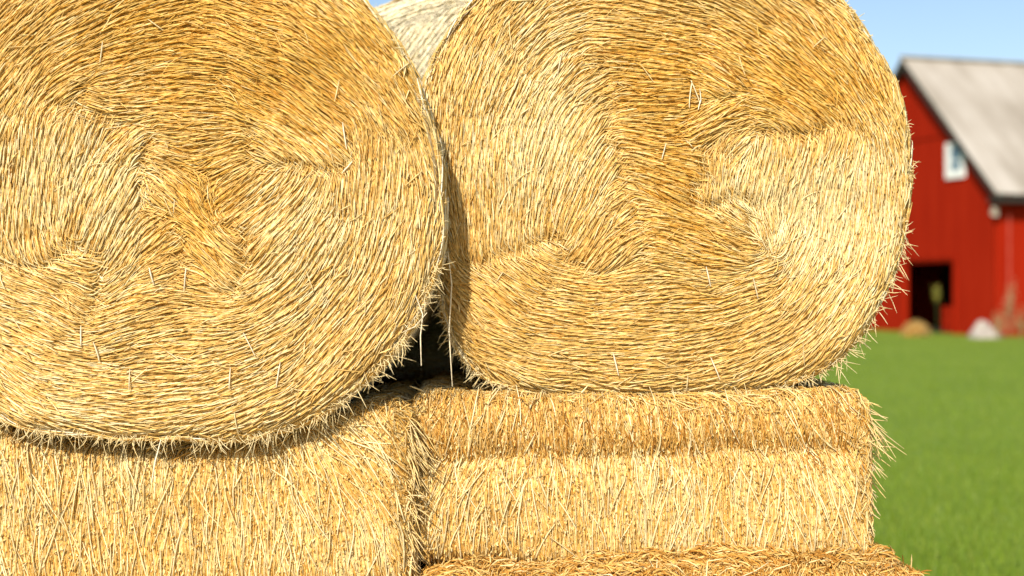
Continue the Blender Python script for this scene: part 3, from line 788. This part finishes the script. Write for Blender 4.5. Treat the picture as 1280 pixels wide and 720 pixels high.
def stalk_plant(name, label, cat, loc, n, H, spread, colr, head, seed, group=None):
    rng = np.random.default_rng(seed); mb = MB()
    B = np.stack([rng.normal(0, spread*.35, n), rng.normal(0, spread*.35, n), 0*np.ones(n)], 1)
    hh = H*rng.uniform(.55, 1, n); tip = B + np.stack([rng.normal(0, spread, n), rng.normal(0, spread, n), hh], 1)
    t = np.linspace(0, 1, 4)[None, :, None]; P = B[:, None]*(1-t) + tip[:, None]*t; P[:, 1:3, :2] *= .8
    c = np.array([colr])*rng.uniform(.7, 1.1, (n, 1))
    tubes(mb, P, np.tile(np.array([0., -1, .1]), (n, 4, 1)), np.full(n, .02), c, mat=0, taper=.4)
    m = n*22
    w = rng.integers(0, n, m); u = rng.uniform(head[0], 1.02, m)[:, None]
    C = B[w]*(1-u) + tip[w]*u + rng.normal(0, head[1], (m, 3)); C[:, 2] = np.maximum(C[:, 2], .02)
    d = rng.normal(0, 1, (m, 3)); d /= np.linalg.norm(d, axis=1, keepdims=True); e = np.cross(d, rng.normal(0, 1, (m, 3))); e /= np.linalg.norm(e, axis=1, keepdims=True)
    s = rng.uniform(.03, .07, (m, 1))
    V = np.stack([C-d*s, C+e*s*.4, C+d*s, C-e*s*.4], 1)
    mb.add(V.reshape(-1, 3), np.arange(m*4).reshape(-1, 4), 0, np.repeat(np.array([head[2]])*rng.uniform(.7, 1.15, (m, 1)), 4, 0))
    o = mb.build(name, m_grass, loc=loc); tag(o, label, cat, group); return o
stalk_plant('dry_weed', 'tallest dry tan weed in front of the barn side wall, right of the boulder', 'weed', (at(1262, 44.5), 44.5, 0), 9, 1.75, .12, (.45,.30,.14), (.5, .07, (.50,.33,.17)), 31, 'dry weeds by the barn wall')
stalk_plant('dry_weed', 'short dry tan weed close beside the boulder, left of the tallest weed', 'weed', (at(1249, 44.8), 44.8, 0), 7, 1.15, .12, (.45,.32,.14), (.4, .07, (.50,.36,.18)), 32, 'dry weeds by the barn wall')
stalk_plant('dry_weed', 'low greenish tan weed at the far right edge of the photo, below the barn wall', 'weed', (at(1276, 44.2), 44.2, 0), 9, 1.0, .14, (.38,.30,.12), (.3, .09, (.42,.32,.15)), 33, 'dry weeds by the barn wall')
stalk_plant('yellow_flower', 'tall plant with a yellow green flower head standing in the dark doorway', 'flower', (at(1172, 49.0), 49.0, 0), 4, 1.62, .05, (.05,.08,.02), (.92, .07, (.34,.32,.05)), 34)
mb = MB(); blob(mb, (0, 0, .0), (.42, .40, .42), 9)
rng = np.random.default_rng(8); n = 900
th = rng.uniform(0, 2*pi, n); ph = rng.uniform(.1, pi/2, n)
C = np.stack([.44*np.cos(th)*np.sin(ph), .42*np.sin(th)*np.sin(ph), .44*np.cos(ph)], 1)
d = rng.normal(0, 1, (n, 3)); d /= np.linalg.norm(d, axis=1, keepdims=True); t = np.linspace(-.5, .5, 3)[None, :, None]
P = C[:, None]+d[:, None]*t*.22; P[..., 2] = np.maximum(P[..., 2], .02)
tubes(mb, P, np.tile(np.array([0., -1, .3]), (n, 3, 1)), np.full(n, .014), PAL_GOLD[rng.integers(0, 6, n)]*.8)
o = mb.build('straw_heap', MATS, loc=(at(1145, 47.6), 47.6, 0)); tag(o, 'small tan heap of loose straw in front of the dark barn doorway', 'straw heap')

# ------------------------------------------------------------------ light, sky, camera
AZ, EL = radians(18), radians(38)            # sun behind the camera's left shoulder
ts = np.array([-sin(AZ)*cos(EL), -cos(AZ)*cos(EL), sin(EL)])
from mathutils import Vector
L = bpy.data.lights.new('sun', 'SUN'); L.energy = 4.7; L.angle = radians(.5); L.color = (1, .92, .80)
lo = bpy.data.objects.new('sun', L); col.objects.link(lo)
lo.rotation_euler = Vector(-ts).to_track_quat('-Z', 'Y').to_euler(); lo.location = (-6, -8, 12)
w = bpy.data.worlds.new('World'); scene.world = w; w.use_nodes = True
nt = w.node_tree; bg = nt.nodes['Background']
sky = nt.nodes.new('ShaderNodeTexSky'); sky.sky_type = 'NISHITA'; sky.sun_disc = False
sky.sun_elevation = EL; sky.sun_rotation = math.atan2(ts[0], ts[1]); sky.air_density = 1.0; sky.dust_density = 1.2; sky.ozone_density = 1.5
nt.links.new(sky.outputs[0], bg.inputs[0]); bg.inputs[1].default_value = .115

cam = bpy.data.cameras.new('camera'); co = bpy.data.objects.new('camera', cam); col.objects.link(co)
co.location = (0, 0, EYE); scene.cycles.max_bounces = 7; scene.cycles.diffuse_bounces = 3
co.rotation_euler = (radians(90), 0, 0)
cam.sensor_width = 36; cam.lens = FPX/1280*36
cam.clip_end = 5000; cam.clip_start = .05
cam.dof.use_dof = True; cam.dof.focus_distance = 4.16; cam.dof.aperture_fstop = 1.5
scene.camera = co
vs = scene.view_settings; vs.view_transform = 'Standard'; vs.look = 'None'; vs.gamma = 1; vs.use_curve_mapping = False; vs.exposure = .45
scene.render.resolution_x = 1024; scene.render.resolution_y = 576
